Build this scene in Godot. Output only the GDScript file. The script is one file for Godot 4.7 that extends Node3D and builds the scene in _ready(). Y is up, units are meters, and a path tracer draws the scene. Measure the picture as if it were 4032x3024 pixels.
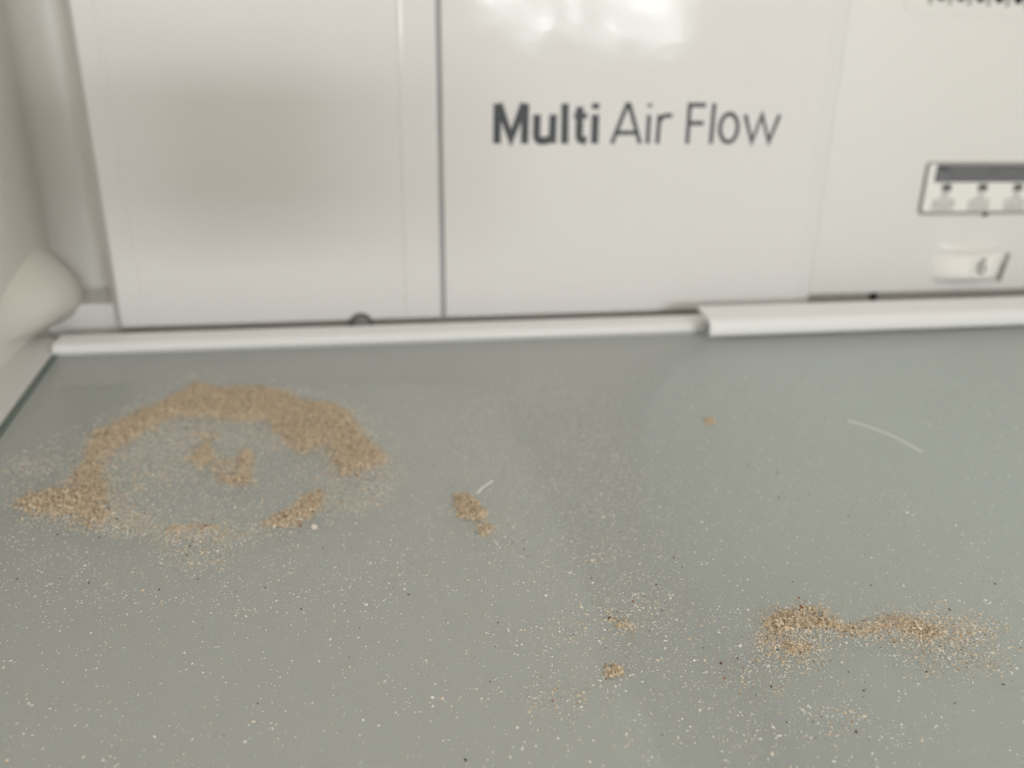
extends Node3D
# Inside of a refrigerator: a frosted glass shelf with spilled sandy crumbs in front of the white back panels.
# Units are metres; lists of shelf outlines are x, z pairs in millimetres on the glass, lettering x, y pairs on the panel.

const PANEL_Z := -0.432
const CONTROL_Z := -0.4362

const RING := [
		[1, 1.5, [-103.4, -267.4, -108.6, -290.3, -109.9, -297.1, -102.3, -309, -97.2, -319.6, -92.1, -328.3, -85.2, -340.2, -82.4, -350.5, -71, -341.8, -56.2, -341.6, -41.4, -333.6, -32.4, -318.7, -20.8, -316.5, -13.3, -305.3, -10.3, -287.6, -5.4, -273.4, -0.4, -262.3, 0.7, -256.2, -5.4, -248.6, -14.7, -245.1, -17.4, -253.1, -22.2, -269.5, -23.2, -272.8, -27.5, -263.8, -32.8, -269, -37.1, -279, -42.2, -287.5, -46.2, -299.9, -55, -299.4, -69.2, -305, -78.7, -308.9, -86.5, -304.3, -90.6, -293.3, -93, -283.8, -96.8, -280.2, -97.6, -269.4, -96.4, -262.7, -91.8, -249.8, -87.9, -244, -87.9, -236.5, -84.4, -227.1, -86.5, -220.9, -91.7, -225.1, -96, -230.3, -105.5, -231.4, -112.8, -236.8, -115, -240.2, -114.3, -246.3, -109.2, -249.1, -103, -249.5, -104.4, -260.3]],
		[1, 1, [-20.4, -236.9, -20.4, -229.6, -19.5, -224.8, -22.9, -218, -27.3, -212.7, -36.7, -213.3, -38.4, -216.3, -34.9, -221.2, -29.8, -225.6, -26.9, -233.7]],
		[0.8, 0.4, [-66.9, -214.6, -64.1, -219.5, -56.1, -219, -48.8, -216.9, -50, -214.1, -56.2, -215.7, -63.6, -214.1]],
		[0.3, 0, [-132.8, -277.4, -125.2, -277.3, -116.6, -273.1, -112.1, -261.4, -118.3, -260.5, -127.3, -265.4]],
		[0.34, 0, [-69.6, -215.3, -47.6, -215.3, -44.4, -203.8, -45, -192.1, -57.3, -193.9, -63.2, -204.2]],
		[0.34, 0, [-25.8, -262, -14.7, -244.6, 2, -258, 5.5, -242.5, 0.3, -223.4, -9.7, -217.4, -19.8, -224.9, -21.3, -239.5]],
		[0.28, 0, [-99.7, -268.8, -86.8, -305.6, -48.1, -300.1, -33.8, -271.2, -46.1, -264.9, -66.2, -288.7, -69.5, -264.4, -75.5, -250.8, -72.3, -240.4, -84.3, -235.9]],
		[0.28, 0, [-110.4, -232.4, -96, -230.3, -87.6, -242.7, -71.5, -228.1, -69, -215.2, -81.6, -217.1, -86.4, -220.5, -101.6, -224.1]],
		[0.5, 0, [-90.5, -243.1, -84.3, -235.9, -68.3, -220.5, -49.2, -216.9, -37.5, -214.5, -34.7, -207.4, -49, -208.3, -64.7, -210.6, -74.6, -214.7, -85.5, -221.7, -88.4, -233.5]],
		[0.13, 0, [-124.6, -292.6, -85.4, -365.5, -32.9, -339.1, 1.9, -293.1, 7.3, -249.5, 0.3, -223.4, -28.6, -205.2, -71.2, -211.6, -110.7, -228.2, -129.6, -269.4]]]
const SQUIGGLE := [
		[0.85, 0.7, [-71.5, -266.2, -68.1, -271, -67.9, -276.1, -66.4, -281.1, -63.1, -278.5, -59.5, -266.8, -60, -261.2, -62.1, -257.8, -64.1, -256.2, -66.9, -263.1]],
		[0.6, 0.3, [-60.5, -259.4, -59.1, -266.8, -54.2, -266.1, -50.9, -259.8, -50.3, -250.6, -54.4, -248.6, -57, -248.1]],
		[1, 0.9, [-52.7, -271.8, -49.1, -272.3, -46.8, -267, -44.9, -259, -45.4, -250.8, -43.5, -245.3, -44.7, -242.6, -50.6, -242.8, -56.7, -246.9, -55.4, -250, -51, -250.8, -51.7, -260]],
		[0.45, 0.2, [-72.6, -291.4, -66.8, -292.2, -60.5, -287.4, -62.4, -281.1, -65.8, -277.8, -69, -281.4]],
		[0.3, 0.1, [-76.4, -254.4, -71.5, -259.1, -64.1, -256.2, -63, -250.7, -67.8, -248.8, -74.5, -249.8]]]
const CLUMP_MID := [
		[1, 1.6, [20.6, -225.6, 26.6, -226.5, 28.6, -221.6, 28.8, -217.7, 31.1, -214, 28.2, -207.2, 23.8, -209.3, 20.5, -212.7]],
		[1, 0.9, [25.7, -204.8, 29.3, -208, 31.4, -203.5, 29, -199.6, 26.3, -198.9]],
		[0.3, 0, [22.9, -201.4, 26.8, -210.5, 33.4, -211, 33, -199.9, 27.1, -196.8]]]
const WORM := [
		[1, 1.3, [88.7, -147.4, 91.3, -149.6, 95.8, -152.2, 99.5, -152.2, 101.3, -150.3, 104.9, -147.5, 109.3, -145.2, 108, -143.1, 99.5, -144.4, 93.4, -143.5, 89.8, -144.6]],
		[0.8, 0.5, [100.8, -152, 103.4, -153.9, 106.7, -152, 110.1, -147.8, 109.6, -145.2, 103.9, -147.1]],
		[1, 0.6, [107.6, -146, 111.9, -143.6, 118.5, -144.9, 124, -146.4, 128.9, -144.9, 130.8, -142.4, 133.3, -140.2, 130.9, -136.2, 125.7, -135.5, 122.8, -137.4, 121.5, -140.7, 114.6, -140, 109.5, -139.8, 106.3, -141.5]],
		[0.85, 0.7, [90.1, -142, 96.1, -140.8, 97.9, -137.3, 93.9, -135.1, 90.1, -136.1, 89.4, -138.6]],
		[1.1, 0, [87.6, -146.5, 93.4, -153.2, 100.6, -154.3, 107.5, -153.3, 110.2, -146.7, 112.6, -143.7, 123.2, -147.5, 130.7, -147.4, 135.9, -142.2, 145.2, -140.8, 139.9, -134.3, 130.1, -133.8, 121.2, -135.2, 115.1, -139.6, 108, -139.7, 101.2, -141.3, 98.1, -135.8, 93.5, -133.7, 87.2, -135.6, 84.6, -139.9]],
		[0.5, 0.2, [83.4, -140.1, 87.7, -145.4, 92.1, -143.7, 89.2, -138.2, 87.1, -139.5]],
		[0.45, 0, [134.5, -142.4, 141.6, -141.9, 151.8, -138.7, 145.7, -133.4, 134.7, -134.1, 129.6, -135.9]],
		[0.38, 0, [116.7, -137.9, 132.8, -135.4, 146.1, -131.3, 136.3, -122.5, 120, -125, 114.4, -132.4]],
		[0.4, 0, [81.7, -139.4, 97.5, -135.9, 94.5, -130.8, 85.4, -130.9, 80.2, -134.9]],
		[0.2, 0, [132.7, -146, 137.6, -151.6, 142.9, -151.4, 142, -142.3, 133.2, -142.6]]]
const CLUMP_FRONT := [
		[1, 1.3, [46.4, -139.1, 49.1, -139.3, 51, -138.1, 50.2, -135.5, 48.2, -134.4, 45.7, -135.4]]]
const CRUMB_TINY := [
		[1, 0.8, [128.2, -276.5, 132.3, -278.9, 132.9, -274.4, 129, -268.8, 126.4, -270]]]
const PATCHES := [
		[0.32, 0, [52.2, -181.8, 58.3, -185.8, 63.6, -190.1, 65, -186.9, 61.5, -180.4, 55.6, -178.6]],
		[0.8, 0.3, [51.3, -155.8, 54.9, -156.3, 58.7, -153.1, 58, -150, 54.5, -150.6]],
		[0.25, 0, [58.1, -166.8, 68.4, -162.8, 65.9, -151.9, 56.7, -147.2, 48.2, -154.7, 51.9, -163]],
		[0.5, 0.1, [40.7, -154.3, 44.9, -156.3, 44.9, -152.1, 41.3, -151.1]]]
const PATCH_FRONT := [
		[0.4, 0, [28.7, -130.9, 32, -135.3, 36.3, -133, 35.5, -127.5, 31.1, -125.8, 27.9, -126.7]],
		[0.3, 0, [36.9, -130.4, 42, -135.1, 40.2, -127.5, 36.4, -126.2]],
		[0.28, 0, [68.1, -132.3, 79, -135.1, 80.8, -132.1, 77, -125.8, 71.7, -129.1]],
		[0.3, 0, [81.6, -131.1, 85.2, -130.5, 78.9, -119.8, 77.4, -121.6]],
		[0.2, 0, [85.2, -121.2, 95, -118.9, 93.3, -112.3, 86.3, -110.5, 80.8, -114.2]]]
const ZONES := [
		[14, 0, [-115.4, -230.2, -53.5, -206.6, 16.6, -223.5, 14.2, -165.4, -41.8, -169.9, -97.9, -186.8]],
		[9, 0, [20.6, -270.9, 82.6, -220.8, 91.4, -176.8, 51.4, -127.7, 15.4, -153.4]],
		[16, 0, [38.5, -184.8, 85.8, -177.6, 91.1, -141.6, 71.7, -113.1, 31.9, -119.5, 29.5, -151.2]],
		[15, 0, [78.3, -159.8, 165.8, -150.9, 136.2, -117.4, 102, -126, 82.7, -125.8]],
		[15, 0, [65.4, -128.5, 108.9, -121.7, 106.9, -100.4, 57, -108.4]],
		[5, 0, [-105.9, -206.7, 177.2, -163.8, 119.3, -98.4, -74.9, -129.4]],
		[7, 0, [18.2, -291.2, 87.9, -360.6, 98.6, -225.8, 69, -180.2, 10.9, -189]],
		[5, 0, [75.3, -306, 173.9, -214.8, 177.2, -163.8, 46.8, -183.5]],
		[16, 0, [65.3, -348, 81.1, -331.3, 88.3, -261.2, 78.3, -207.7, 64, -203.5, 42, -219.7, 30.7, -260.3, 41.1, -310.7]],
		[10, 0, [80.7, -262.3, 90.1, -243.1, 85.8, -177.6, 71.8, -179.7]],
		[3, 0, [-130, -266.8, -81.6, -353.3, 299.6, -301.8, 119.3, -98.4, -74.9, -129.4]]]
const PALE_L := [-72, -137, -77.2, -148, -55.9, -139.6, -54.5, -158, -50.6, -148.7, -71.5, -152.3, -47.7, -158.4, -36.7, -146.7, -55.9, -134.4, -29.2, -133.9, -77.3, -182.2, -61.7, -176.3, -67.1, -183.8, -66, -158.2, -65, -163.1, -40.5, -130.9, -86.2, -159.4, -55.2, -128.9, -57.9, -142.1, -59.4, -179, -65.8, -155.9]
const PALE_M := [45.5, -118.6, 60.4, -139.4, 62.6, -142.9, 21.2, -116.6, 36, -139.1, 34.6, -146.2, 44.5, -129.1, 58.2, -120.8, 32.9, -117.6, 36.3, -113, 55.5, -116.1, 54.6, -130.1, 56.9, -135.6, 38.5, -129.1, 62.8, -122.7, 23.9, -123.8, 38.4, -118.1, 24.7, -114.6]
const PALE_R := [96.5, -109.9, 102, -108.4, 85.8, -109.1, 91.8, -104.7, 96.5, -115.7, 109.3, -120.3, 94.2, -117.4, 90.6, -113.1, 86.2, -120.2, 101.2, -131.8, 106.4, -118.6, 112.3, -112.8, 109.7, -110.8, 96.1, -127.6, 72.3, -109.2, 131.9, -158.9, 75.3, -114]
const DARK_L := [-121.3, -284.3, -107.7, -270.9, -112.6, -276.1, -81.1, -225.5, -117.2, -249.9, -95.3, -218.5, -82.8, -214.9, -46.6, -199.5, -18.8, -199.7, -59.5, -185.4, 16.6, -249.1, -97.4, -196, -78.3, -191.3, -82.1, -217.4, -32.6, -182.1, -56.2, -206.2]
const DARK_M := [38.3, -186.7, 63.4, -171.9, 69.4, -168, 53, -173.5, 48.9, -145.2, 47.5, -156.1, 47.3, -139.8, 20.4, -138.2, 12.6, -117.4, 34.9, -130.8, 88.8, -138.4, 81.3, -127.1, 76.6, -125, 141.7, -194.3, 79.4, -175, 110.7, -235.6]
const DARK_R := [141.6, -135.6, 131.9, -131.7, 131.6, -135.7, 124.1, -132, 120, -131.4, 100.9, -128.7, 118.5, -126, 160.1, -154.5, 106.2, -163.6, 126.3, -158.9, 79.5, -116.7, 118.1, -116.2, 99, -132.8]
const RED := [117.6, -136.4, 101.5, -147.9, 104.2, -156.7, 115.3, -145.2]
const PEBBLE := [-78.3, -328.3, -88.7, -314.5, -18.7, -306.6, -72.2, -307.9, -21.8, -211.4, -26.2, -216.5]

var mats := {}
var used_names := {}
var rng := RandomNumberGenerator.new()
var clumps := FastNoiseLite.new()
var grain_shapes: Array = []

func _ready() -> void:
	rng.seed = 20417
	clumps.seed = 7
	clumps.noise_type = FastNoiseLite.TYPE_SIMPLEX
	clumps.frequency = 0.35
	clumps.fractal_octaves = 3
	set_camera()
	set_light()
	make_materials()
	build_refrigerator()
	build_shelf()
	build_drawer()
	build_crumbs()
	build_phone()
	build_window()

# ---------------------------------------------------------------- camera and light

func set_camera() -> void:
	var cam := Camera3D.new()
	cam.name = "camera"
	var yaw := deg_to_rad(10.03)
	var pitch := deg_to_rad(19.76)
	var roll := deg_to_rad(0.78)
	var forward := Vector3(sin(yaw) * cos(pitch), -sin(pitch), -cos(yaw) * cos(pitch))
	var right := Vector3(cos(yaw), 0, sin(yaw))
	var up := right.cross(forward)
	var r2 := right * cos(roll) + up * sin(roll)
	var u2 := up * cos(roll) - right * sin(roll)
	cam.transform = Transform3D(Basis(r2, u2, -forward), Vector3(0, 0.12, 0))
	var lens := CameraAttributesPhysical.new()
	lens.frustum_focal_length = 24.375
	lens.frustum_near = 0.01
	lens.frustum_far = 60.0
	lens.frustum_focus_distance = 0.185
	lens.exposure_aperture = 9.0
	cam.attributes = lens
	cam.current = true
	add_child(cam)

func set_light() -> void:
	var we := WorldEnvironment.new()
	we.name = "room_light"
	var e := Environment.new()
	e.background_mode = Environment.BG_COLOR
	e.background_color = Color(0.81, 0.757, 0.71).linear_to_srgb()
	e.tonemap_mode = Environment.TONE_MAPPER_LINEAR
	e.tonemap_exposure = 1.24
	e.sdfgi_enabled = true
	e.ssao_enabled = true
	e.ssil_enabled = true
	we.environment = e
	add_child(we)
	var a := AreaLight3D.new()
	a.name = "window_daylight"
	a.area_size = Vector2(1.60, 0.53)
	a.area_normalize_energy = false
	a.light_energy = 31.0
	a.light_color = Color(0.975, 0.99, 1.0)
	a.area_range = 8.0
	a.area_attenuation = 2.0
	a.shadow_enabled = true
	add_child(a)
	a.look_at_from_position(Vector3(1.556, 0.75, 5.0), Vector3(1.556, 0.75, 0.0))

# ---------------------------------------------------------------- materials

func plain(key: String, linear: Color, rough: float, spec := 0.5) -> StandardMaterial3D:
	var m := StandardMaterial3D.new()
	m.resource_name = key
	m.albedo_color = linear.linear_to_srgb()
	m.roughness = rough
	m.metallic_specular = spec
	mats[key] = m
	return m

func noise_texture(frequency: float, octaves: int, low: Color, high: Color, as_normal := false, size := 512) -> NoiseTexture2D:
	var n := FastNoiseLite.new()
	n.seed = 11 + mats.size()
	n.noise_type = FastNoiseLite.TYPE_SIMPLEX_SMOOTH
	n.frequency = frequency
	n.fractal_octaves = octaves
	var t := NoiseTexture2D.new()
	t.width = size
	t.height = size
	t.seamless = true
	t.noise = n
	if as_normal:
		t.as_normal_map = true
		t.bump_strength = 2.0
	else:
		var g := Gradient.new()
		g.set_color(0, low)
		g.set_color(1, high)
		t.color_ramp = g
	return t

func make_materials() -> void:
	var p := plain("white_plastic", Color(0.80, 0.79, 0.775), 0.24, 0.20)
	p.roughness_texture = noise_texture(0.012, 4, Color(0.62, 0.62, 0.62), Color(1, 1, 1))
	p.roughness = 0.10
	p.uv1_triplanar = true
	p.uv1_world_triplanar = true
	p.uv1_scale = Vector3.ONE * 4.0
	p.normal_enabled = true
	p.normal_texture = noise_texture(0.05, 3, Color.BLACK, Color.WHITE, true)
	p.normal_scale = 0.03
	var l := plain("liner_plastic", Color(0.80, 0.775, 0.715), 0.42)
	l.uv1_triplanar = true
	l.uv1_world_triplanar = true
	l.uv1_scale = Vector3.ONE * 9.0
	l.normal_enabled = true
	l.normal_texture = p.normal_texture
	l.normal_scale = 0.05
	plain("control_plastic", Color(0.785, 0.775, 0.745), 0.34)
	plain("trim_plastic", Color(0.86, 0.855, 0.85), 0.30)
	plain("rail_plastic", Color(0.66, 0.65, 0.63), 0.40)
	plain("seam_shade", Color(0.50, 0.50, 0.51), 0.7)
	plain("band_shade", Color(0.50, 0.475, 0.45), 0.6)  # darker grey holding the shade band under the panels
	plain("socket", Color(0.14, 0.14, 0.13), 0.6)
	plain("print_ink", Color(0.045, 0.05, 0.058), 0.5)
	plain("print_grey", Color(0.24, 0.24, 0.215), 0.5)
	plain("print_bar", Color(0.085, 0.09, 0.10), 0.45)
	plain("print_white", Color(0.30, 0.30, 0.31), 0.5)
	plain("label_border", Color(0.30, 0.30, 0.27), 0.4)
	plain("label_film", Color(0.87, 0.86, 0.82), 0.55)
	plain("dark_hole", Color(0.02, 0.021, 0.018), 0.8)
	plain("groove_grey", Color(0.42, 0.42, 0.39), 0.6)
	var s := plain("screw_metal", Color(0.45, 0.45, 0.43), 0.38)
	s.metallic = 1.0
	plain("phone_black", Color(0.03, 0.03, 0.035), 0.3)
	var fg := plain("frosted_glass", Color(0.625, 0.672, 0.652), 0.34)
	fg.albedo_color.a = 0.48
	fg.transparency = BaseMaterial3D.TRANSPARENCY_ALPHA
	plain("drawer_plastic", Color(0.78, 0.92, 0.86), 0.4)
	plain("drawer_front", Color(0.72, 0.70, 0.62), 0.4)
	plain("glass_edge_shade", Color(0.08, 0.13, 0.105), 0.3)
	plain("scratch", Color(0.72, 0.75, 0.73), 0.5)
	var c := plain("crumb", Color.WHITE, 0.85, 0.3)
	c.vertex_color_use_as_albedo = true
	var lit := plain("window_glow", Color(0.9, 0.9, 0.9), 0.5)
	lit.emission_enabled = true
	lit.emission = Color(1, 0.985, 0.95)
	lit.emission_energy_multiplier = 2.0
	plain("leaf", Color(0.06, 0.08, 0.04), 0.7)

# ---------------------------------------------------------------- naming

func numbered(called: String) -> String:
	var n: int = used_names.get(called, 0)
	used_names[called] = n + 1
	return called if n == 0 else "%s_%03d" % [called, n]

func thing(called: String, label: String, category: String, at := Vector3.ZERO, group := "") -> Node3D:
	var o := Node3D.new()
	o.name = numbered(called)
	add_child(o)
	o.position = at
	return tag(o, label, category, group)

func tag(o: Node3D, label: String, category: String, group := "") -> Node3D:
	o.set_meta("label", label)
	o.set_meta("category", category)
	if group:
		o.set_meta("group", group)
	return o

func obj(called: String, mesh: Mesh, material: String, parent: Node) -> MeshInstance3D:
	var o := MeshInstance3D.new()
	o.name = called if parent != self else numbered(called)
	o.mesh = mesh
	o.material_override = null
	for i in mesh.get_surface_count():
		o.set_surface_override_material(i, mats[material])
	parent.add_child(o, true)
	return o

# ---------------------------------------------------------------- shapes

func quad(st: SurfaceTool, a: Vector3, b: Vector3, c: Vector3, d: Vector3) -> void:
	st.add_vertex(a); st.add_vertex(b); st.add_vertex(c)
	st.add_vertex(a); st.add_vertex(c); st.add_vertex(d)

func started(smooth := false) -> SurfaceTool:
	var st := SurfaceTool.new()
	st.begin(Mesh.PRIMITIVE_TRIANGLES)
	st.set_smooth_group(0 if smooth else -1)
	return st

func done(st: SurfaceTool) -> ArrayMesh:
	st.generate_normals()
	return st.commit()

# A closed outline swept along an axis: outline points are (u, v); the three vectors say where u, v and the sweep point.
func swept(st: SurfaceTool, outline: PackedVector2Array, u: Vector3, v: Vector3, along: Vector3, from: float, to: float) -> void:
	var n := outline.size()
	var area := 0.0
	for i in n:
		area += outline[i].cross(outline[(i + 1) % n])
	var flip: bool = (area > 0.0) == (u.cross(v).dot(along) > 0.0)
	var tris := Geometry2D.triangulate_polygon(outline)
	for i in n:
		var p: Vector3 = u * outline[i].x + v * outline[i].y
		var q: Vector3 = u * outline[(i + 1) % n].x + v * outline[(i + 1) % n].y
		if flip:
			quad(st, p + along * from, p + along * to, q + along * to, q + along * from)
		else:
			quad(st, p + along * from, q + along * from, q + along * to, p + along * to)
	for k in range(0, tris.size(), 3):
		var a: Vector3 = u * outline[tris[k]].x + v * outline[tris[k]].y
		var b: Vector3 = u * outline[tris[k + 1]].x + v * outline[tris[k + 1]].y
		var c: Vector3 = u * outline[tris[k + 2]].x + v * outline[tris[k + 2]].y
		var turn: bool = (b - a).cross(c - a).dot(along) > 0.0
		for end in [[from, not turn], [to, turn]]:
			var o: Vector3 = along * float(end[0])
			if end[1]:
				st.add_vertex(a + o); st.add_vertex(c + o); st.add_vertex(b + o)
			else:
				st.add_vertex(a + o); st.add_vertex(b + o); st.add_vertex(c + o)

func box(st: SurfaceTool, lo: Vector3, hi: Vector3) -> void:
	swept(st, PackedVector2Array([Vector2(lo.x, lo.y), Vector2(hi.x, lo.y), Vector2(hi.x, hi.y), Vector2(lo.x, hi.y)]), Vector3.RIGHT, Vector3.UP, Vector3.BACK, lo.z, hi.z)

func round_rect(x0: float, y0: float, x1: float, y1: float, r: float, steps := 6) -> PackedVector2Array:
	var out := PackedVector2Array()
	for c in [[x1 - r, y1 - r, 0.0], [x0 + r, y1 - r, 90.0], [x0 + r, y0 + r, 180.0], [x1 - r, y0 + r, 270.0]]:
		for i in steps + 1:
			var a := deg_to_rad(float(c[2]) + 90.0 * i / steps)
			out.append(Vector2(float(c[0]) + r * cos(a), float(c[1]) + r * sin(a)))
	return out

func disc(cx: float, cy: float, r: float, steps := 24) -> PackedVector2Array:
	var out := PackedVector2Array()
	for i in steps:
		out.append(Vector2(cx + r * cos(TAU * i / steps), cy + r * sin(TAU * i / steps)))
	return out

# A pen stroke of the given width through the points, as a thin raised ribbon on the plane z.
func stroke(st: SurfaceTool, flat: Array, width: float, z: float, thick := 0.00012) -> void:
	var pts := PackedVector2Array()
	for i in range(0, flat.size(), 2):
		pts.append(Vector2(float(flat[i]), float(flat[i + 1])) * 0.001)
	var closed := pts[0].distance_to(pts[pts.size() - 1]) < 0.0002
	if closed:
		pts.remove_at(pts.size() - 1)
	var n := pts.size()
	var left := PackedVector2Array()
	var right := PackedVector2Array()
	for i in n:
		var before: Vector2 = (pts[i] - pts[(i - 1 + n) % n]).normalized() if closed or i > 0 else Vector2.ZERO
		var after: Vector2 = (pts[(i + 1) % n] - pts[i]).normalized() if closed or i < n - 1 else Vector2.ZERO
		if before == Vector2.ZERO:
			before = after
		if after == Vector2.ZERO:
			after = before
		var side := (before.orthogonal() + after.orthogonal()).normalized()
		var reach := 0.5 * width / maxf(side.dot(before.orthogonal()), 0.45)
		left.append(pts[i] + side * reach)
		right.append(pts[i] - side * reach)
	for i in (n if closed else n - 1):
		var j := (i + 1) % n
		var part := PackedVector2Array([left[i], right[i], right[j], left[j]])
		var a := part[0]; var b := part[1]; var c := part[2]; var d := part[3]
		var f := z + thick
		quad(st, Vector3(a.x, a.y, f), Vector3(b.x, b.y, f), Vector3(c.x, c.y, f), Vector3(d.x, d.y, f))
		quad(st, Vector3(d.x, d.y, f), Vector3(d.x, d.y, z), Vector3(a.x, a.y, z), Vector3(a.x, a.y, f))
		quad(st, Vector3(b.x, b.y, f), Vector3(b.x, b.y, z), Vector3(c.x, c.y, z), Vector3(c.x, c.y, f))

func flat_letters() -> Array:
	return [
		[[4.2, [66.4, 99.8, 66.6, 120]], [4.2, [81.5, 99.8, 81.5, 120.2]], [4.1, [67.2, 120, 74, 102.6, 80.9, 120.2]]],
		[[4.2, [88, 114.8, 88, 104.4, 88.3, 102.8, 89.6, 101.5, 92.6, 101.4, 95.7, 102.2, 96.7, 103.6, 96.9, 114.9]], [4.2, [96.9, 114.9, 96.8, 100.1]]],
		[[4.2, [103.2, 120.5, 103.6, 99.9]]],
		[[4.2, [111.4, 119, 111.5, 104.2, 112.3, 102.2, 115.8, 101.5]], [2.9, [108.2, 114.3, 115.7, 114.4]]],
		[[4.2, [120.2, 115.1, 120.4, 100]], [4.2, [120.1, 120.9, 120.1, 117.9]]],
		[[2.4, [130.2, 100.1, 137.7, 120.3, 139, 120.3, 146.4, 100.1]], [2.4, [132.4, 105.8, 143.9, 105.9]]],
		[[2.4, [150.5, 115.3, 150.7, 100.2]], [2.7, [150.5, 120.9, 150.6, 119.3]]],
		[[2.4, [156.4, 115.4, 156.4, 100.2]], [2.4, [156.4, 111, 157.5, 113.5, 159.8, 114.9, 163.8, 115.1]]],
		[[2.4, [173.8, 100.3, 173.5, 120.6, 182.9, 120.7]], [2.4, [173.6, 111.2, 182.5, 111.2]]],
		[[2.4, [187.7, 121.7, 187.8, 100.3]]],
		[[2.4, [202.9, 108.9, 202.7, 106.5, 202.1, 104.4, 201, 102.7, 199.6, 101.6, 198, 101.3, 196.3, 101.6, 194.8, 102.7, 193.6, 104.4, 192.7, 106.5, 192.4, 108.8, 192.5, 111.1, 193.2, 113.2, 194.3, 114.8, 195.7, 115.9, 197.3, 116.3, 198.9, 116, 200.4, 114.9, 201.7, 113.3, 202.5, 111.2, 202.9, 108.9]]],
		[[2.4, [206.6, 115.9, 212.2, 101.5, 216.7, 116, 222.5, 101.6, 227.2, 116.1]]],
	]

# ---------------------------------------------------------------- the refrigerator

func build_refrigerator() -> void:
	var f := thing("refrigerator", "white refrigerator interior with a ribbed side wall and Multi Air Flow back panel", "refrigerator")
	# liner: left wall with a rounded inner corner, back, then the right wall, ceiling and floor beyond the frame
	var st := started(true)
	var line := PackedVector2Array([Vector2(-0.130, 0.07), Vector2(-0.1780, -0.4680)])
	for i in 9:
		var a := deg_to_rad(180.0 - 90.0 * i / 8.0)
		line.append(Vector2(-0.1580 + 0.020 * cos(a), -0.4680 - 0.020 * sin(a)))
	line.append(Vector2(0.64, -0.488))
	for i in line.size() - 1:
		var p := line[i]; var q := line[i + 1]
		quad(st, Vector3(p.x, 1.10, p.y), Vector3(q.x, 1.10, q.y), Vector3(q.x, -0.32, q.y), Vector3(p.x, -0.32, p.y))
	obj("side_wall", done(st), "liner_plastic", f)
	st = started()
	box(st, Vector3(0.62, -0.19, -0.50), Vector3(0.65, 1.10, 0.07))
	obj("side_wall", done(st), "liner_plastic", f)
	st = started()
	box(st, Vector3(-0.20, 1.10, -0.52), Vector3(0.65, 1.13, 0.07))
	obj("ceiling", done(st), "liner_plastic", f)
	st = started()
	box(st, Vector3(-0.20, -0.19, -0.52), Vector3(0.65, -0.152, 0.16))
	obj("floor", done(st), "liner_plastic", f)
	# moulded shelf support on the left wall, with a rounded rear end
	st = started(true)
	var rows := 26
	var cols := 40
	var grid: Array = []
	for i in cols + 1:
		var row := PackedVector3Array()
		var t := float(i) / cols
		var z := lerpf(-0.4700, -0.3620, pow(t, 1.2))
		var wall := lerpf(-0.178, -0.130, (z + 0.468) / 0.538)
		var end_in := clampf((z + 0.4700) / 0.022, 0.0, 1.0)
		var q := sqrt(1.0 - pow(1.0 - end_in, 2.0)) * smoothstep(-0.3620, -0.4480, z)
		for j in rows + 1:
			var s := float(j) / rows
			var y := lerpf(0.0055, 0.050, s)
			var mid := 0.0190
			var rise := 1.0 - pow(absf(y - mid) / (0.027 if y > mid else 0.0135), 2.0)
			row.append(Vector3(wall - 0.001 + 0.0190 * q * (pow(maxf(rise, 0.0), 1.2) if y > mid else sqrt(maxf(rise, 0.0))), mid + (y - mid) * (0.55 + 0.45 * q), z))
		grid.append(row)
	for i in cols:
		for j in rows:
			quad(st, grid[i][j], grid[i][j + 1], grid[i + 1][j + 1], grid[i + 1][j])
	obj("shelf_support", done(st), "liner_plastic", f)

	st = started()
	box(st, Vector3(-0.1790, -0.030, -0.4878), Vector3(-0.1388, 0.0150, -0.4430))
	obj("added_ledge", done(st), "white_plastic", f)  # added white block, brightens the corner where the recessed liner lies in shade
	# left air duct cover: bevelled left edge, fine crease, shallow dished field
	var outline := PackedVector2Array([Vector2(-0.1424, -0.458), Vector2(-0.1420, -0.4425), Vector2(-0.1362, -0.4330), Vector2(-0.1356, -0.4323), Vector2(-0.1346, PANEL_Z), Vector2(-0.1262, PANEL_Z), Vector2(-0.1256, -0.4327),
		Vector2(-0.1250, -0.4327), Vector2(-0.1240, -0.4324), Vector2(0.0145, -0.4324), Vector2(0.0165, -0.4318), Vector2(0.0180, PANEL_Z), Vector2(0.0334, PANEL_Z), Vector2(0.0343, -0.4323), Vector2(0.0347, -0.4330), Vector2(0.0348, -0.458)])
	st = started()
	swept(st, outline, Vector3.RIGHT, Vector3.BACK, Vector3.UP, 0.0052, 1.10)
	var left_cover := obj("duct_cover", done(st), "white_plastic", f)
	# centre cover with the lettering
	outline = PackedVector2Array([Vector2(0.0372, -0.458), Vector2(0.0373, -0.4330), Vector2(0.0377, -0.4323), Vector2(0.0386, PANEL_Z), Vector2(0.2500, PANEL_Z), Vector2(0.2512, -0.4321), Vector2(0.2522, -0.4325), Vector2(0.2620, -0.4358), Vector2(0.2632, CONTROL_Z), Vector2(0.2632, -0.458)])
	st = started()
	swept(st, outline, Vector3.RIGHT, Vector3.BACK, Vector3.UP, 0.0052, 1.10)
	var centre := obj("duct_cover", done(st), "white_plastic", f)
	st = started()
	box(st, Vector3(0.0340, 0.0054, -0.4560), Vector3(0.0384, 1.10, -0.4352))
	obj("seam_backing", done(st), "seam_shade", f)
	st = started()
	box(st, Vector3(0.2634, 0.0112, -0.458), Vector3(0.615, 1.10, CONTROL_Z))
	var control := obj("control_panel", done(st), "control_plastic", f)
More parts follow.
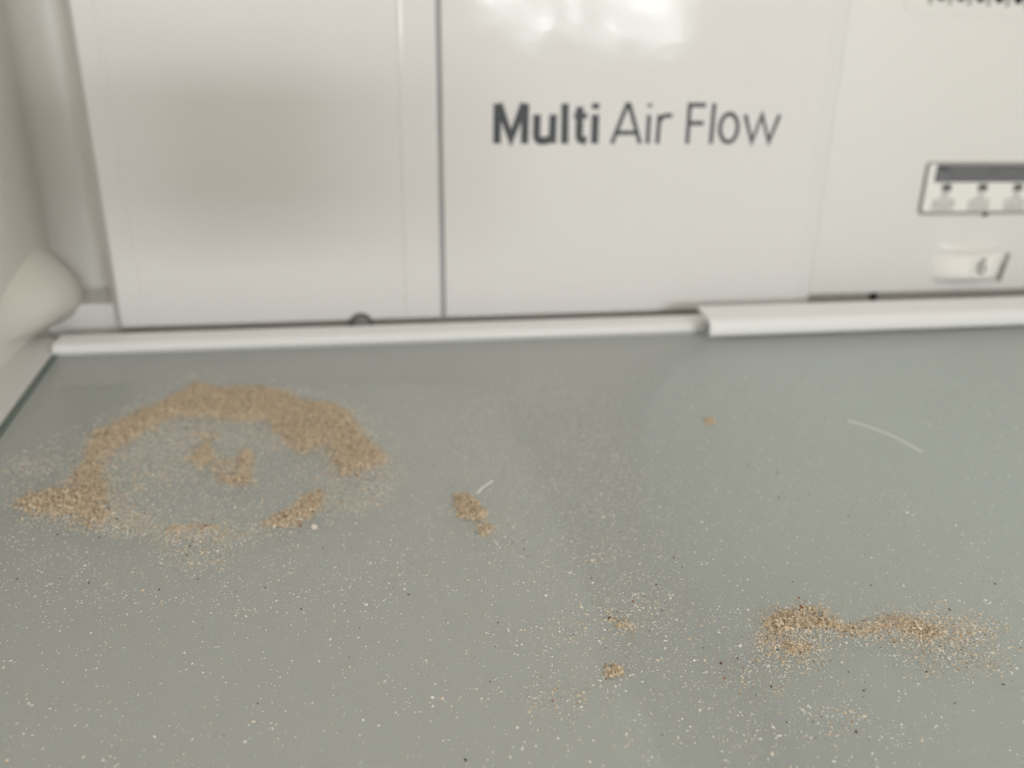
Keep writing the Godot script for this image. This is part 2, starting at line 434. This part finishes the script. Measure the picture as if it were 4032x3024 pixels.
	control.set_meta("label", "pale cream panel section carrying the temperature label and dial")

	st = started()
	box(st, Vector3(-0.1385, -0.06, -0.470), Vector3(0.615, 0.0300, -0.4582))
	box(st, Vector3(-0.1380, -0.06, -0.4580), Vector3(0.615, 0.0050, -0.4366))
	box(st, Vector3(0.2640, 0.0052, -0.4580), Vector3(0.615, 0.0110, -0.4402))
	obj("shadow_band", done(st), "band_shade", f)  # strip behind the panel bottoms, trim shadow painted as darker grey
	for strokes in flat_letters():
		st = started()
		for s in strokes:
			stroke(st, s[1], float(s[0]) * 0.001, PANEL_Z, 0.00012 + 0.00004 * strokes.find(s))
		obj("letter", done(st), "print_ink", centre)

	# screw in its socket low on the left cover
	st = started()
	swept(st, disc(-0.0103, 0.0022, 0.0068, 28), Vector3.RIGHT, Vector3.UP, Vector3.BACK, PANEL_Z, PANEL_Z + 0.0005)
	obj("screw_socket", done(st), "socket", left_cover)
	st = started()
	swept(st, disc(-0.0098, 0.0010, 0.0047, 24), Vector3.RIGHT, Vector3.UP, Vector3.BACK, PANEL_Z + 0.0005, PANEL_Z + 0.0017)
	swept(st, disc(-0.0098, 0.0010, 0.0036, 24), Vector3.RIGHT, Vector3.UP, Vector3.BACK, PANEL_Z + 0.0017, PANEL_Z + 0.0024)
	obj("screw", done(st), "screw_metal", left_cover)
	st = started()
	swept(st, disc(0.3105, 0.0072, 0.0030, 20), Vector3.RIGHT, Vector3.UP, Vector3.BACK, -0.4402, -0.4398)
	obj("screw_hole", done(st), "dark_hole", control)

	build_label(f)
	build_dial(f)
	build_vent(f)

func dashes(st: SurfaceTool, x0: float, x1: float, y: float, height: float, z: float) -> void:
	var x := x0
	while x < x1:
		var w := minf(rng.randf_range(0.0005, 0.0016), x1 - x)
		var tall := height * rng.randf_range(0.7, 1.0)
		box(st, Vector3(x, y, z), Vector3(x + w, y + tall, z + 0.00008))
		x += w + rng.randf_range(0.00025, 0.0006)

func build_label(f: Node3D) -> void:
	var z := CONTROL_Z
	var st := started()
	swept(st, round_rect(0.3280, 0.0592, 0.436, 0.0904, 0.0028), Vector3.RIGHT, Vector3.UP, Vector3.BACK, z, z + 0.0010)
	var label := obj("temperature_label", done(st), "label_border", f)
	label.set_meta("label", "temperature instruction label with a grey rounded border and dark header")
	st = started()
	swept(st, round_rect(0.3299, 0.0611, 0.4345, 0.0893, 0.0018), Vector3.RIGHT, Vector3.UP, Vector3.BACK, z + 0.0010, z + 0.0013)
	obj("label_film", done(st), "label_film", label)
	var face := z + 0.0013
	st = started()
	swept(st, round_rect(0.3345, 0.0785, 0.4340, 0.0890, 0.0008), Vector3.RIGHT, Vector3.UP, Vector3.BACK, face, face + 0.0001)
	obj("header_bar", done(st), "print_bar", label)
	st = started()
	dashes(st, 0.3430, 0.4330, 0.0861, 0.0014, face + 0.0001)
	dashes(st, 0.3358, 0.4330, 0.0829, 0.0014, face + 0.0001)
	dashes(st, 0.3358, 0.4330, 0.0798, 0.0014, face + 0.0001)
	obj("small_print", done(st), "print_white", label)
	for k in 4:
		var x := 0.3438 + 0.0247 * k
		st = started()
		box(st, Vector3(x - 0.0033, 0.0731, face), Vector3(x + 0.0033, 0.0776, face + 0.00008))
		obj("icon", done(st), "print_grey", label)
		st = started()
		box(st, Vector3(x - 0.0023, 0.0739, face + 0.00008), Vector3(x - 0.0003, 0.0768, face + 0.00016))
		box(st, Vector3(x + 0.0003, 0.0739, face + 0.00008), Vector3(x + 0.0023, 0.0768, face + 0.00016))
		obj("icon", done(st), "print_ink", label)
		st = started()
		for row in [[0.0022, 0.0711], [0.0030, 0.0694], [0.0074, 0.0674], [0.0082, 0.0655], [0.0080, 0.0636], [0.0076, 0.0618]]:
			dashes(st, x - float(row[0]), x + float(row[0]) * 0.9, float(row[1]), 0.0011, face)
		obj("small_print", done(st), "print_grey", label)
	st = started()
	swept(st, disc(0.3745, 0.0592, 0.0014, 14), Vector3.RIGHT, Vector3.UP, Vector3.BACK, z, z + 0.0016)
	obj("pin", done(st), "dark_hole", label)

func build_dial(f: Node3D) -> void:
	# a thumb wheel on an upright axis, showing through a shallow scooped window
	var centre := Vector3(0.3700, 0.0, -0.4722)
	var outer := 0.0435
	var st := started(true)
	var n := 30
	for i in n:
		var a := deg_to_rad(lerpf(-42, 42, float(i) / n))
		var b := deg_to_rad(lerpf(-42, 42, float(i + 1) / n))
		var p := centre + Vector3(sin(a), 0, cos(a)) * outer
		var q := centre + Vector3(sin(b), 0, cos(b)) * outer
		var up := Vector3(0, 0.0332, 0)
		var low := Vector3(0, 0.0206, 0)
		quad(st, p + up, q + up, q + low, p + low)
		var pi := centre + Vector3(sin(a), 0, cos(a)) * (outer - 0.0012)
		var qi := centre + Vector3(sin(b), 0, cos(b)) * (outer - 0.0012)
		quad(st, pi + up * 1.03, qi + up * 1.03, q + up, p + up)
		quad(st, centre + up * 1.03, qi + up * 1.03, pi + up * 1.03, centre + up * 1.03)
	var wheel := obj("temperature_dial", done(st), "label_film", f)
	wheel.set_meta("label", "cream thumb wheel numbered 6 below the temperature label")
	# figure 6, bent round the rim
	st = started()
	var curve: Array = []
	for i in 10:
		var t := float(i) / 9.0
		var a := lerpf(deg_to_rad(35), deg_to_rad(180), t)
		curve.append(Vector2(0.0003 + 0.0029 * cos(a), 0.0277 + 0.0042 * sin(a)))
	for i in 17:
		var a := deg_to_rad(180.0 + 360.0 * i / 16.0)
		curve.append(Vector2(0.0002 + 0.0029 * cos(a), 0.0258 + 0.0024 * sin(a)))
	for i in curve.size() - 1:
		var p: Vector2 = curve[i]; var q: Vector2 = curve[i + 1]
		var side := (q - p).normalized().orthogonal() * 0.00075
		var ring: Array = []
		for c in [p + side, p - side, q - side, q + side]:
			var a: float = (c.x + 0.0045) / outer
			ring.append(centre + Vector3(sin(a) * (outer + 0.0001), c.y, cos(a) * (outer + 0.0001)))
		quad(st, ring[0], ring[1], ring[2], ring[3])
	obj("digit", done(st), "print_ink", wheel)
	# dark slanted mark at the right end, pale divider line on the left
	st = started()
	swept(st, PackedVector2Array([Vector2(0.3936, 0.0165), Vector2(0.3962, 0.0170), Vector2(0.3985, 0.0345), Vector2(0.3968, 0.0340), Vector2(0.3958, 0.0290), Vector2(0.3930, 0.0250)]), Vector3.RIGHT, Vector3.UP, Vector3.BACK, CONTROL_Z, CONTROL_Z + 0.0012)
	obj("pointer", done(st), "print_grey", wheel)
	st = started()
	var ang := -0.0020 / outer
	for h in [0]:
		var p := centre + Vector3(sin(ang - 0.006), 0, cos(ang - 0.006)) * (outer + 0.0001)
		var q := centre + Vector3(sin(ang + 0.006), 0, cos(ang + 0.006)) * (outer + 0.0001)
		quad(st, p + Vector3(0, 0.033, 0), q + Vector3(0, 0.033, 0), q + Vector3(0, 0.0207, 0), p + Vector3(0, 0.0207, 0))
	obj("divider_line", done(st), "groove_grey", wheel)
	# raised lips above and below the wheel
	for lip in [[0.0362, 0.0385], [0.0172, 0.0196]]:
		st = started(true)
		for i in n:
			var a := deg_to_rad(lerpf(-34, 34, float(i) / n))
			var b := deg_to_rad(lerpf(-34, 34, float(i + 1) / n))
			var k := 0.55
			var flat := Vector3(1, 1, k)
			var base := Vector3(0.3700, 0, CONTROL_Z - 0.0010)
			var p := base + Vector3(sin(a) * 0.046, 0, (cos(a) - cos(deg_to_rad(34))) * 0.046 * k)
			var q := base + Vector3(sin(b) * 0.046, 0, (cos(b) - cos(deg_to_rad(34))) * 0.046 * k)
			quad(st, p + Vector3(0, lip[1], 0), q + Vector3(0, lip[1], 0), q + Vector3(0, lip[0], 0), p + Vector3(0, lip[0], 0))
			var pb := Vector3(p.x, lip[1] + 0.004, CONTROL_Z)
			var qb := Vector3(q.x, lip[1] + 0.004, CONTROL_Z)
			quad(st, pb, qb, q + Vector3(0, lip[1], 0), p + Vector3(0, lip[1], 0))
			pb = Vector3(p.x, lip[0] - 0.001, CONTROL_Z)
			qb = Vector3(q.x, lip[0] - 0.001, CONTROL_Z)
			quad(st, p + Vector3(0, lip[0], 0), q + Vector3(0, lip[0], 0), qb, pb)
		obj("window_lip", done(st), "control_plastic", wheel)

func build_vent(f: Node3D) -> void:
	var z := CONTROL_Z
	var st := started()
	swept(st, round_rect(0.296, 0.1705, 0.436, 0.250, 0.006), Vector3.RIGHT, Vector3.UP, Vector3.BACK, z, z + 0.0004)
	var vent := obj("vent_grille", done(st), "control_plastic", f)
	vent.set_meta("label", "air vent with dark slots above the temperature label")
	for k in 10:
		var x := 0.3180 + 0.0122 * k
		st = started()
		swept(st, round_rect(x - 0.0028, 0.1772, x + 0.0028, 0.236, 0.0027), Vector3.RIGHT, Vector3.UP, Vector3.BACK, z + 0.0004, z + 0.0007)
		obj("slot", done(st), "dark_hole", vent)
		st = started()
		swept(st, round_rect(x - 0.0082, 0.1753, x - 0.0050, 0.236, 0.0016), Vector3.RIGHT, Vector3.UP, Vector3.BACK, z + 0.0004, z + 0.0006)
		obj("groove_shade", done(st), "groove_grey", vent)  # flat grey strips, shade of the moulded grooves put into the colour

# ---------------------------------------------------------------- the shelf

func build_shelf() -> void:
	var sh := thing("glass_shelf", "frosted grey green glass shelf with white rear trim and spilled crumbs on it", "shelf")
	var st := started()
	var pane := PackedVector2Array([Vector2(-0.1625, -0.4100), Vector2(0.6000, -0.4100), Vector2(0.6000, 0.045), Vector2(-0.0955, 0.045)])
	swept(st, pane, Vector3.RIGHT, Vector3.BACK, Vector3.UP, -0.004, 0.0)
	obj("glass_pane", done(st), "frosted_glass", sh)
	# green glass edge, darkened with the shadow of the gap at the side rail
	st = started()
	swept(st, PackedVector2Array([Vector2(-0.1600, -0.4000), Vector2(-0.1572, -0.4000), Vector2(-0.0911, 0.045), Vector2(-0.0935, 0.045)]), Vector3.RIGHT, Vector3.BACK, Vector3.UP, 0.0, 0.0006)
	obj("glass_edge_shade", done(st), "glass_edge_shade", sh)
	# left rail
	st = started()
	var rail := PackedVector2Array([Vector2(-0.190, 0.0010), Vector2(-0.0012, 0.0010), Vector2(0.0, 0.0022), Vector2(-0.0004, 0.0046), Vector2(-0.0030, 0.0058), Vector2(-0.190, 0.0062)])
	var side := Vector3(1, 0, 0)
	var along := Vector3(0.148, 0, 1).normalized()
	var piece := started()
	swept(piece, PackedVector2Array([Vector2(-0.040, -0.010), Vector2(-0.0004, -0.010), Vector2(0.0, 0.0012), Vector2(-0.0012, 0.0026), Vector2(-0.0040, 0.0042), Vector2(-0.0200, 0.0070), Vector2(-0.040, 0.0085)]), side, Vector3.UP, along, -0.020, 0.45)
	var r := obj("side_rail", done(piece), "rail_plastic", sh)
	r.position = Vector3(-0.1596, 0, -0.3990)
	# rear trim with a rounded front lip
	var prof := PackedVector2Array()
	for p in [[-0.4000, 0.0], [-0.3992, 0.0012], [-0.3990, 0.0026], [-0.3996, 0.0040], [-0.4008, 0.0050], [-0.4026, 0.0056], [-0.4130, 0.0066], [-0.4142, 0.0062], [-0.4146, 0.0050], [-0.4146, -0.0060], [-0.4104, -0.0060], [-0.4104, 0.0]]:
		prof.append(Vector2(p[0], p[1]))
	st = started()
	swept(st, prof, Vector3.BACK, Vector3.UP, Vector3.RIGHT, -0.1592, 0.600)
	obj("rear_trim", done(st), "trim_plastic", sh)
	# raised cover clipped over the right part of the trim, its left end cut at a slant
	prof = PackedVector2Array()
	for p in [[-0.3868, 0.0012], [-0.3858, 0.0022], [-0.3854, 0.0050], [-0.3858, 0.0078], [-0.3868, 0.0096], [-0.3884, 0.0106], [-0.4040, 0.0136], [-0.4056, 0.0135], [-0.4060, 0.0122], [-0.3888, 0.0088], [-0.3876, 0.0078], [-0.3872, 0.0060], [-0.3874, 0.0012]]:
		prof.append(Vector2(p[0], p[1]))
	st = started()
	swept(st, prof, Vector3.BACK, Vector3.UP, Vector3.RIGHT, 0.1776, 0.600)
	var cover := obj("trim_cover", done(st), "trim_plastic", sh)
	cover.set_meta("label", "raised white cover strip over the right part of the rear trim")
	# pale curved scratches on the glass
	for line in [[186.9, -266.5, 191.4, -259.6, 194.6, -252.4, 196.3, -243.5, 196.8, -234.7], [28.8, -226.0, 31.3, -230.1, 35.4, -234.6]]:
		var s := started()
		stroke(s, line, 0.0015 if line.size() > 6 else 0.0010, 0.0, 0.00004)
		var o := obj("scratch", done(s), "scratch", sh)
		o.rotation.x = PI / 2
		o.scale = Vector3(1, 1, -1)

# ---------------------------------------------------------------- the crumbs

func outline_of(flat: Array) -> PackedVector2Array:
	var out := PackedVector2Array()
	for i in range(0, flat.size(), 2):
		out.append(Vector2(float(flat[i]), float(flat[i + 1])))
	return out

func box_of(pts: PackedVector2Array) -> Rect2:
	var b := Rect2(pts[0], Vector2.ZERO)
	for p in pts:
		b = b.expand(p)
	return b

func area_of(pts: PackedVector2Array) -> float:
	var a := 0.0
	for i in pts.size():
		a += pts[i].cross(pts[(i + 1) % pts.size()])
	return absf(a) * 0.5

# millimetres to the outline, positive inside
func inside_by(p: Vector2, pts: PackedVector2Array) -> float:
	var best := 1e9
	var n := pts.size()
	for i in n:
		var a := pts[i]
		var e := pts[(i + 1) % n] - a
		var t := clampf((p - a).dot(e) / maxf(e.length_squared(), 1e-6), 0.0, 1.0)
		best = minf(best, (a + e * t).distance_squared_to(p))
	return sqrt(best) * (1.0 if Geometry2D.is_point_in_polygon(p, pts) else -1.0)

func heap_height(p: Vector2, d: float, tall: float, ragged: float) -> float:
	var edge := d + 0.25 + clumps.get_noise_2d(p.x * 2.0, p.y * 2.0) * ragged + clumps.get_noise_2d(p.x * 0.55 + 70.0, p.y * 0.55) * ragged * 1.1
	edge -= 3.2 * ragged * maxf(0.0, clumps.get_noise_2d(p.x * 0.9 - 130.0, p.y * 0.9) - 0.12)
	if edge <= 0.0:
		return 0.0
	return 0.72 * tall * (1.0 - exp(-edge / (0.5 + 0.8 * ragged))) * maxf(0.10, 0.60 + 1.5 * clumps.get_noise_2d(p.x * 1.7 + 40.0, p.y * 1.7))

func tan_tone() -> Color:
	var k := rng.randf()
	var c := Color(0.67, 0.555, 0.405)
	if k < 0.30:
		c = Color(0.77, 0.67, 0.52)
	elif k < 0.42:
		c = Color(0.86, 0.77, 0.62)
	elif k < 0.54:
		c = Color(0.50, 0.37, 0.24)
	elif k < 0.565:
		c = Color(0.20, 0.12, 0.07)
	elif k < 0.575:
		c = Color(0.32, 0.11, 0.06)
	return c * rng.randf_range(0.80, 1.18)

func pale_tone() -> Color:
	var k := rng.randf()
	var c := Color(0.84, 0.83, 0.79)
	if k < 0.25:
		c = Color(0.80, 0.69, 0.55)
	elif k < 0.6:
		c = Color(0.70, 0.70, 0.675)
	return c * rng.randf_range(0.85, 1.12)

func make_grains() -> void:
	var g := (1.0 + sqrt(5.0)) * 0.5
	var verts: Array = []
	for s in [-1.0, 1.0]:
		for t in [-g, g]:
			verts.append(Vector3(0, s, t).normalized())
			verts.append(Vector3(s, t, 0).normalized())
			verts.append(Vector3(t, 0, s).normalized())
	var edge: float = 2.0 / sqrt(1.0 + g * g)
	for v in 4:
		var shape: Array = []
		for p in verts:
			shape.append(p * rng.randf_range(0.72, 1.22))
		var st := started()
		for i in 12:
			for j in range(i + 1, 12):
				for k in range(j + 1, 12):
					if verts[i].distance_to(verts[j]) > edge * 1.05 or verts[j].distance_to(verts[k]) > edge * 1.05 or verts[i].distance_to(verts[k]) > edge * 1.05:
						continue
					var out: bool = (verts[j] - verts[i]).cross(verts[k] - verts[i]).dot(verts[i]) > 0.0
					for n in ([i, k, j] if out else [i, j, k]):
						st.set_color(Color.WHITE)
						st.add_vertex(shape[n])
		var m: ArrayMesh = done(st)
		m.surface_set_material(0, mats["crumb"])
		grain_shapes.append(m)

func pour(called: String, parent: Node, spots: Array) -> void:
	for v in grain_shapes.size():
		var mine := spots.filter(func(s): return int(s[2]) == v)
		if mine.is_empty():
			continue
		var mm := MultiMesh.new()
		mm.transform_format = MultiMesh.TRANSFORM_3D
		mm.use_colors = true
		mm.mesh = grain_shapes[v]
		mm.instance_count = mine.size()
		for i in mine.size():
			mm.set_instance_transform(i, mine[i][0])
			mm.set_instance_color(i, mine[i][1])
		var o := MultiMeshInstance3D.new()
		o.name = called
		o.multimesh = mm
		o.set_meta("kind", "stuff")
		parent.add_child(o, true)

func grain_at(p: Vector2, y: float, r: float, tone: Color, squash := 0.75) -> Array:
	var b := Basis.from_euler(Vector3(rng.randf_range(-0.35, 0.35), rng.randf() * TAU, rng.randf_range(-0.35, 0.35)))
	b = b.scaled_local(Vector3(r * rng.randf_range(0.75, 1.35), r * squash, r) * 0.001)
	return [Transform3D(b, Vector3(p.x, y, p.y) * 0.001), tone, rng.randi() % grain_shapes.size()]

func spill(called: String, label: String, polys: Array) -> void:
	var first := box_of(outline_of(polys[0][2])).get_center()
	var o := thing(called, label, "crumbs", Vector3(first.x, 0, first.y) * 0.001)
	var spots: Array = []
	for poly in polys:
		var dens := float(poly[0])
		var tall := float(poly[1])
		var pts := outline_of(poly[2])
		for i in pts.size():
			pts[i] -= first
		var b := box_of(pts).grow(1.5)
		var ragged := clampf(sqrt(area_of(pts)) * 0.06, 0.15, 2.6)
		if tall > 0.15:
			var cell := 0.42
			var w := int(b.size.x / cell) + 1
			var h := int(b.size.y / cell) + 1
			var level := PackedFloat32Array()
			level.resize((w + 1) * (h + 1))
			for j in h + 1:
				for i in w + 1:
					var p := b.position + Vector2(i, j) * cell
					level[j * (w + 1) + i] = heap_height(p, inside_by(p, pts), tall, ragged)
			var st := started(true)
			var any := false
			for j in h:
				for i in w:
					var k := [j * (w + 1) + i, j * (w + 1) + i + 1, (j + 1) * (w + 1) + i + 1, (j + 1) * (w + 1) + i]
					if level[k[0]] + level[k[1]] + level[k[2]] + level[k[3]] <= 1.1:
						continue
					any = true
					var c: Array = []
					for n in 4:
						var q := b.position + Vector2(i + (1 if n == 1 or n == 2 else 0), j + (1 if n > 1 else 0)) * cell
						c.append(Vector3(q.x, level[k[n]] - 0.03, q.y) * 0.001)
					for n in [0, 1, 2, 0, 2, 3]:
						var u: Vector3 = c[n]
						var s := 1.0 + 0.45 * clumps.get_noise_2d(u.x * 2600.0, u.z * 2600.0) + 0.35 * clumps.get_noise_2d(u.x * 900.0 + 50.0, u.z * 900.0)
						st.set_color(Color(0.65 * s, 0.54 * s, 0.39 * s))
						st.add_vertex(u)
			if any:
				obj("heap", done(st), "crumb", o)
		var count := int(area_of(pts) * dens * (6.0 if tall > 0.15 else 5.5))
		var tries := 0
		var placed := 0
		while placed < count and tries < count * 12:
			tries += 1
			var p := b.position + Vector2(rng.randf(), rng.randf()) * b.size
			if not Geometry2D.is_point_in_polygon(p, pts):
				continue
			if tall <= 0.15 and rng.randf() > 0.45 + 1.2 * clumps.get_noise_2d(p.x * 1.1 + 90.0, p.y * 1.1):
				if rng.randf() < 0.75:
					continue
			if tall > 0.15 and rng.randf() > 0.5 + 0.3 * inside_by(p, pts) + 0.9 * clumps.get_noise_2d(p.x * 1.3, p.y * 1.3 + 200.0):
				continue
			placed += 1
			p += Vector2(rng.randfn(), rng.randfn()) * (0.3 + 0.55 * ragged if tall > 0.15 else 2.2)
			var y := 0.0
			if tall > 0.15:
				y = heap_height(p, inside_by(p, pts), tall, ragged)
			var r := clampf(0.21 * exp(rng.randfn() * 0.36), 0.09, 0.6)
			if tall <= 0.15:
				r *= 0.85
			spots.append(grain_at(p, y + r * 0.3, r * 0.95, tan_tone() if tall > 0.15 or rng.randf() < 0.5 else pale_tone() * 0.9))
	pour("grains", o, spots)

func build_crumbs() -> void:
	make_grains()
	spill("crumb_ring", "broad ring of tan sandy crumbs on the glass with a clear round centre", RING)
	spill("crumb_squiggle", "small hooked smear of tan crumbs inside the ring", SQUIGGLE)
	spill("crumb_clump", "blocky tan clump of crumbs with a tail, right of the ring", CLUMP_MID)
	spill("crumb_trail", "wavy caterpillar shaped trail of tan crumbs at the right of the shelf", WORM)
	spill("crumb_clump", "small square clump of tan crumbs with a black speck, near the front", CLUMP_FRONT)
	spill("crumb_clump", "tiny lone tan clump on the bare glass towards the rear", CRUMB_TINY)
	spill("crumb_patch", "thin scattered patches of pinkish crumbs between the clump and the trail", PATCHES)
	spill("crumb_patch", "sparse loose patches of pinkish crumbs around the small square clump at the front", PATCH_FRONT)

	# what nobody could count: loose specks all over the glass
	var spots: Array = []
	for zone in ZONES:
		var pts := outline_of(zone[2])
		var b := box_of(pts)
		var count := int(area_of(pts) * 0.01 * float(zone[0]) * 2.7)
		var placed := 0
		while placed < count:
			var p := b.position + Vector2(rng.randf(), rng.randf()) * b.size
			if not Geometry2D.is_point_in_polygon(p, pts):
				continue
			if rng.randf() > 0.55 + 1.3 * clumps.get_noise_2d(p.x * 0.35, p.y * 0.35 + 300.0):
				continue
			placed += 1
			var r := clampf(0.145 * exp(rng.randfn() * 0.42), 0.06, 0.42)
			p += Vector2(rng.randfn(), rng.randfn()) * 5.0
			if p.y < -396.0 or p.x < -155.0 + 0.148 * (p.y + 400.0):
				continue
			spots.append(grain_at(p, r * 0.35, r, pale_tone() if rng.randf() < 0.99 else Color(0.12, 0.09, 0.07), 0.45))
	var o := thing("scattered_crumbs", "fine pale crumbs scattered loosely all over the glass shelf", "crumbs")
	o.set_meta("kind", "stuff")
	pour("grains", o, spots)

	# the larger single crumbs and seeds
	singles("pale_crumb", "larger pale crumb at the front left of the glass", "crumb", "larger pale crumbs at the front left", PALE_L, 0.30, 0)
	singles("pale_crumb", "larger pale crumb around the small square clump", "crumb", "larger pale crumbs around the front clump", PALE_M, 0.36, 0)
	singles("pale_crumb", "larger pale crumb in front of the wavy trail", "crumb", "larger pale crumbs in front of the trail", PALE_R, 0.32, 0)
	singles("pebble", "rounded cream lump in the crumb ring", "pebble", "cream lumps in the ring", PEBBLE, 0.95, 0)
	singles("dark_speck", "dark speck on or beside the crumb ring", "speck", "dark specks around the ring", DARK_L, 0.29, 1)
	singles("dark_speck", "black speck in the middle of the shelf", "speck", "dark specks in the middle of the shelf", DARK_M, 0.22, 1)
	singles("dark_speck", "black speck on or beside the wavy trail", "speck", "dark specks around the trail", DARK_R, 0.23, 1)
	singles("red_speck", "reddish speck on the wavy trail", "speck", "reddish specks on the trail", RED, 0.32, 2)

const ORDINALS := ["first", "second", "third", "fourth", "fifth", "sixth", "seventh", "eighth", "ninth", "tenth", "eleventh", "twelfth", "thirteenth", "fourteenth", "fifteenth", "sixteenth", "seventeenth", "eighteenth", "nineteenth", "twentieth", "twenty-first", "twenty-second"]

func singles(called: String, label: String, category: String, group: String, flat: Array, r: float, tone: int) -> void:
	var across: Array = []
	for i in range(0, flat.size(), 2):
		across.append(float(flat[i]) / (float(flat[i + 1]) - 30.0))
	across.sort()
	across.reverse()
	for i in range(0, flat.size(), 2):
		var nth := across.find(float(flat[i]) / (float(flat[i + 1]) - 30.0))
		var g := grain_at(Vector2(flat[i], flat[i + 1]), r * 0.5, r * rng.randf_range(0.75, 1.25), Color.WHITE, 0.6)
		var m := MeshInstance3D.new()
		m.name = numbered(called)
		m.mesh = grain_shapes[g[2]]
		m.transform = g[0]
		var key := "%s_%d" % [called, rng.randi() % 3]
		if not mats.has(key):
			var base: Color = [Color(0.84, 0.79, 0.70), Color(0.035, 0.03, 0.028), Color(0.24, 0.07, 0.05)][tone]
			plain(key, base * rng.randf_range(0.85, 1.1), 0.8)
		m.set_surface_override_material(0, mats[key])
		add_child(m)
		tag(m, "%s, %s from the left" % [label, ORDINALS[nth]], category, group)

# ---------------------------------------------------------------- an unseen phone, added to shade the left back panel

func build_phone() -> void:
	var ph := thing("smartphone", "black smartphone added out of view behind the camera, shading the left back panel", "smartphone", Vector3(0.068, 0.156, 0.022))
	var st := started()
	swept(st, round_rect(-0.0815, -0.039, 0.0815, 0.039, 0.010), Vector3.RIGHT, Vector3.UP, Vector3.BACK, 0.0, 0.0075)
	obj("body", done(st), "phone_black", ph)
	st = started()
	swept(st, round_rect(-0.071, -0.0335, 0.071, 0.0335, 0.007), Vector3.RIGHT, Vector3.UP, Vector3.BACK, 0.0075, 0.0079)
	obj("screen", done(st), "phone_black", ph)
	for lens in [Vector2(-0.058, 0.021), Vector2(-0.058, -0.001)]:
		st = started()
		swept(st, disc(lens.x, lens.y, 0.007), Vector3.RIGHT, Vector3.UP, Vector3.BACK, -0.0020, 0.0)
		obj("lens", done(st), "phone_black", ph)

# ---------------------------------------------------------------- the window behind the viewpoint, mirrored in the centre cover

func build_window() -> void:
	var w := thing("kitchen_window", "bright window seen mirrored in the glossy panel above the lettering", "window", Vector3(1.556, 0.75, 5.0))
	var st := started()
	swept(st, PackedVector2Array([Vector2(-0.80, -0.265), Vector2(0.80, -0.265), Vector2(0.80, 0.265), Vector2(-0.80, 0.265)]), Vector3.RIGHT, Vector3.UP, Vector3.BACK, 0.012, 0.016)
	obj("window_pane", done(st), "window_glow", w)
	for bar in [[-0.87, 0.265, 0.87, 0.335], [-0.87, -0.335, 0.87, -0.265], [-0.87, -0.265, -0.80, 0.265], [0.80, -0.265, 0.87, 0.265], [-0.25, -0.265, -0.17, 0.265]]:
		st = started()
		box(st, Vector3(bar[0], bar[1], -0.03), Vector3(bar[2], bar[3], 0.011))
		obj("window_frame", done(st), "trim_plastic", w)
	# leaves of a climber across the window
	var mm := MultiMesh.new()
	mm.transform_format = MultiMesh.TRANSFORM_3D
	var leaf := started()
	var rim := [Vector3(0, 0, 0), Vector3(0.35, 0.25, 0.05), Vector3(0.42, 0.6, 0.03), Vector3(0, 1.15, -0.06), Vector3(-0.42, 0.6, 0.03), Vector3(-0.35, 0.25, 0.05)]
	for i in range(1, 5):
		leaf.add_vertex(rim[0]); leaf.add_vertex(rim[i]); leaf.add_vertex(rim[i + 1])
	var lm := done(leaf)
	lm.surface_set_material(0, mats["leaf"])
	mm.mesh = lm
	mm.instance_count = 430
	for i in 430:
		var b := Basis.from_euler(Vector3(rng.randf_range(-0.7, 0.7), rng.randf_range(-0.9, 0.9), rng.randf() * TAU)).scaled(Vector3.ONE * rng.randf_range(0.045, 0.11))
		var low := -0.30 + 0.58 * pow(rng.randf(), 1.4)
		mm.set_instance_transform(i, Transform3D(b, Vector3(1.556 + rng.randf_range(-0.83, 0.83), 0.75 + low, 4.78 + rng.randf_range(0.0, 0.10))))
	var o := MultiMeshInstance3D.new()
	o.name = "climbing_leaves"
	o.multimesh = mm
	add_child(o)
	tag(o, "dark leaves speckling the window that is mirrored in the glossy panel", "leaves")
	o.set_meta("kind", "stuff")

# ---------------------------------------------------------------- what stands below the frosted glass

func build_drawer() -> void:
	var d := thing("drawer", "pale green drawer below the right of the shelf, showing faintly through the frosted glass", "drawer", Vector3(0.376, -0.15, -0.19), "drawers under the glass shelf")
	var st := started()
	swept(st, round_rect(-0.226, 0.0, 0.226, 0.142, 0.055, 10), Vector3.RIGHT, Vector3.UP, Vector3.BACK, -0.215, 0.30)
	obj("drawer_body", done(st), "drawer_plastic", d)
	d = thing("drawer", "beige drawer below the left of the shelf, showing faintly through the frosted glass", "drawer", Vector3(-0.035, -0.15, -0.19), "drawers under the glass shelf")
	st = started()
	swept(st, round_rect(-0.130, 0.0, 0.115, 0.125, 0.055, 10), Vector3.RIGHT, Vector3.UP, Vector3.BACK, -0.215, 0.30)
	obj("drawer_body", done(st), "drawer_front", d)
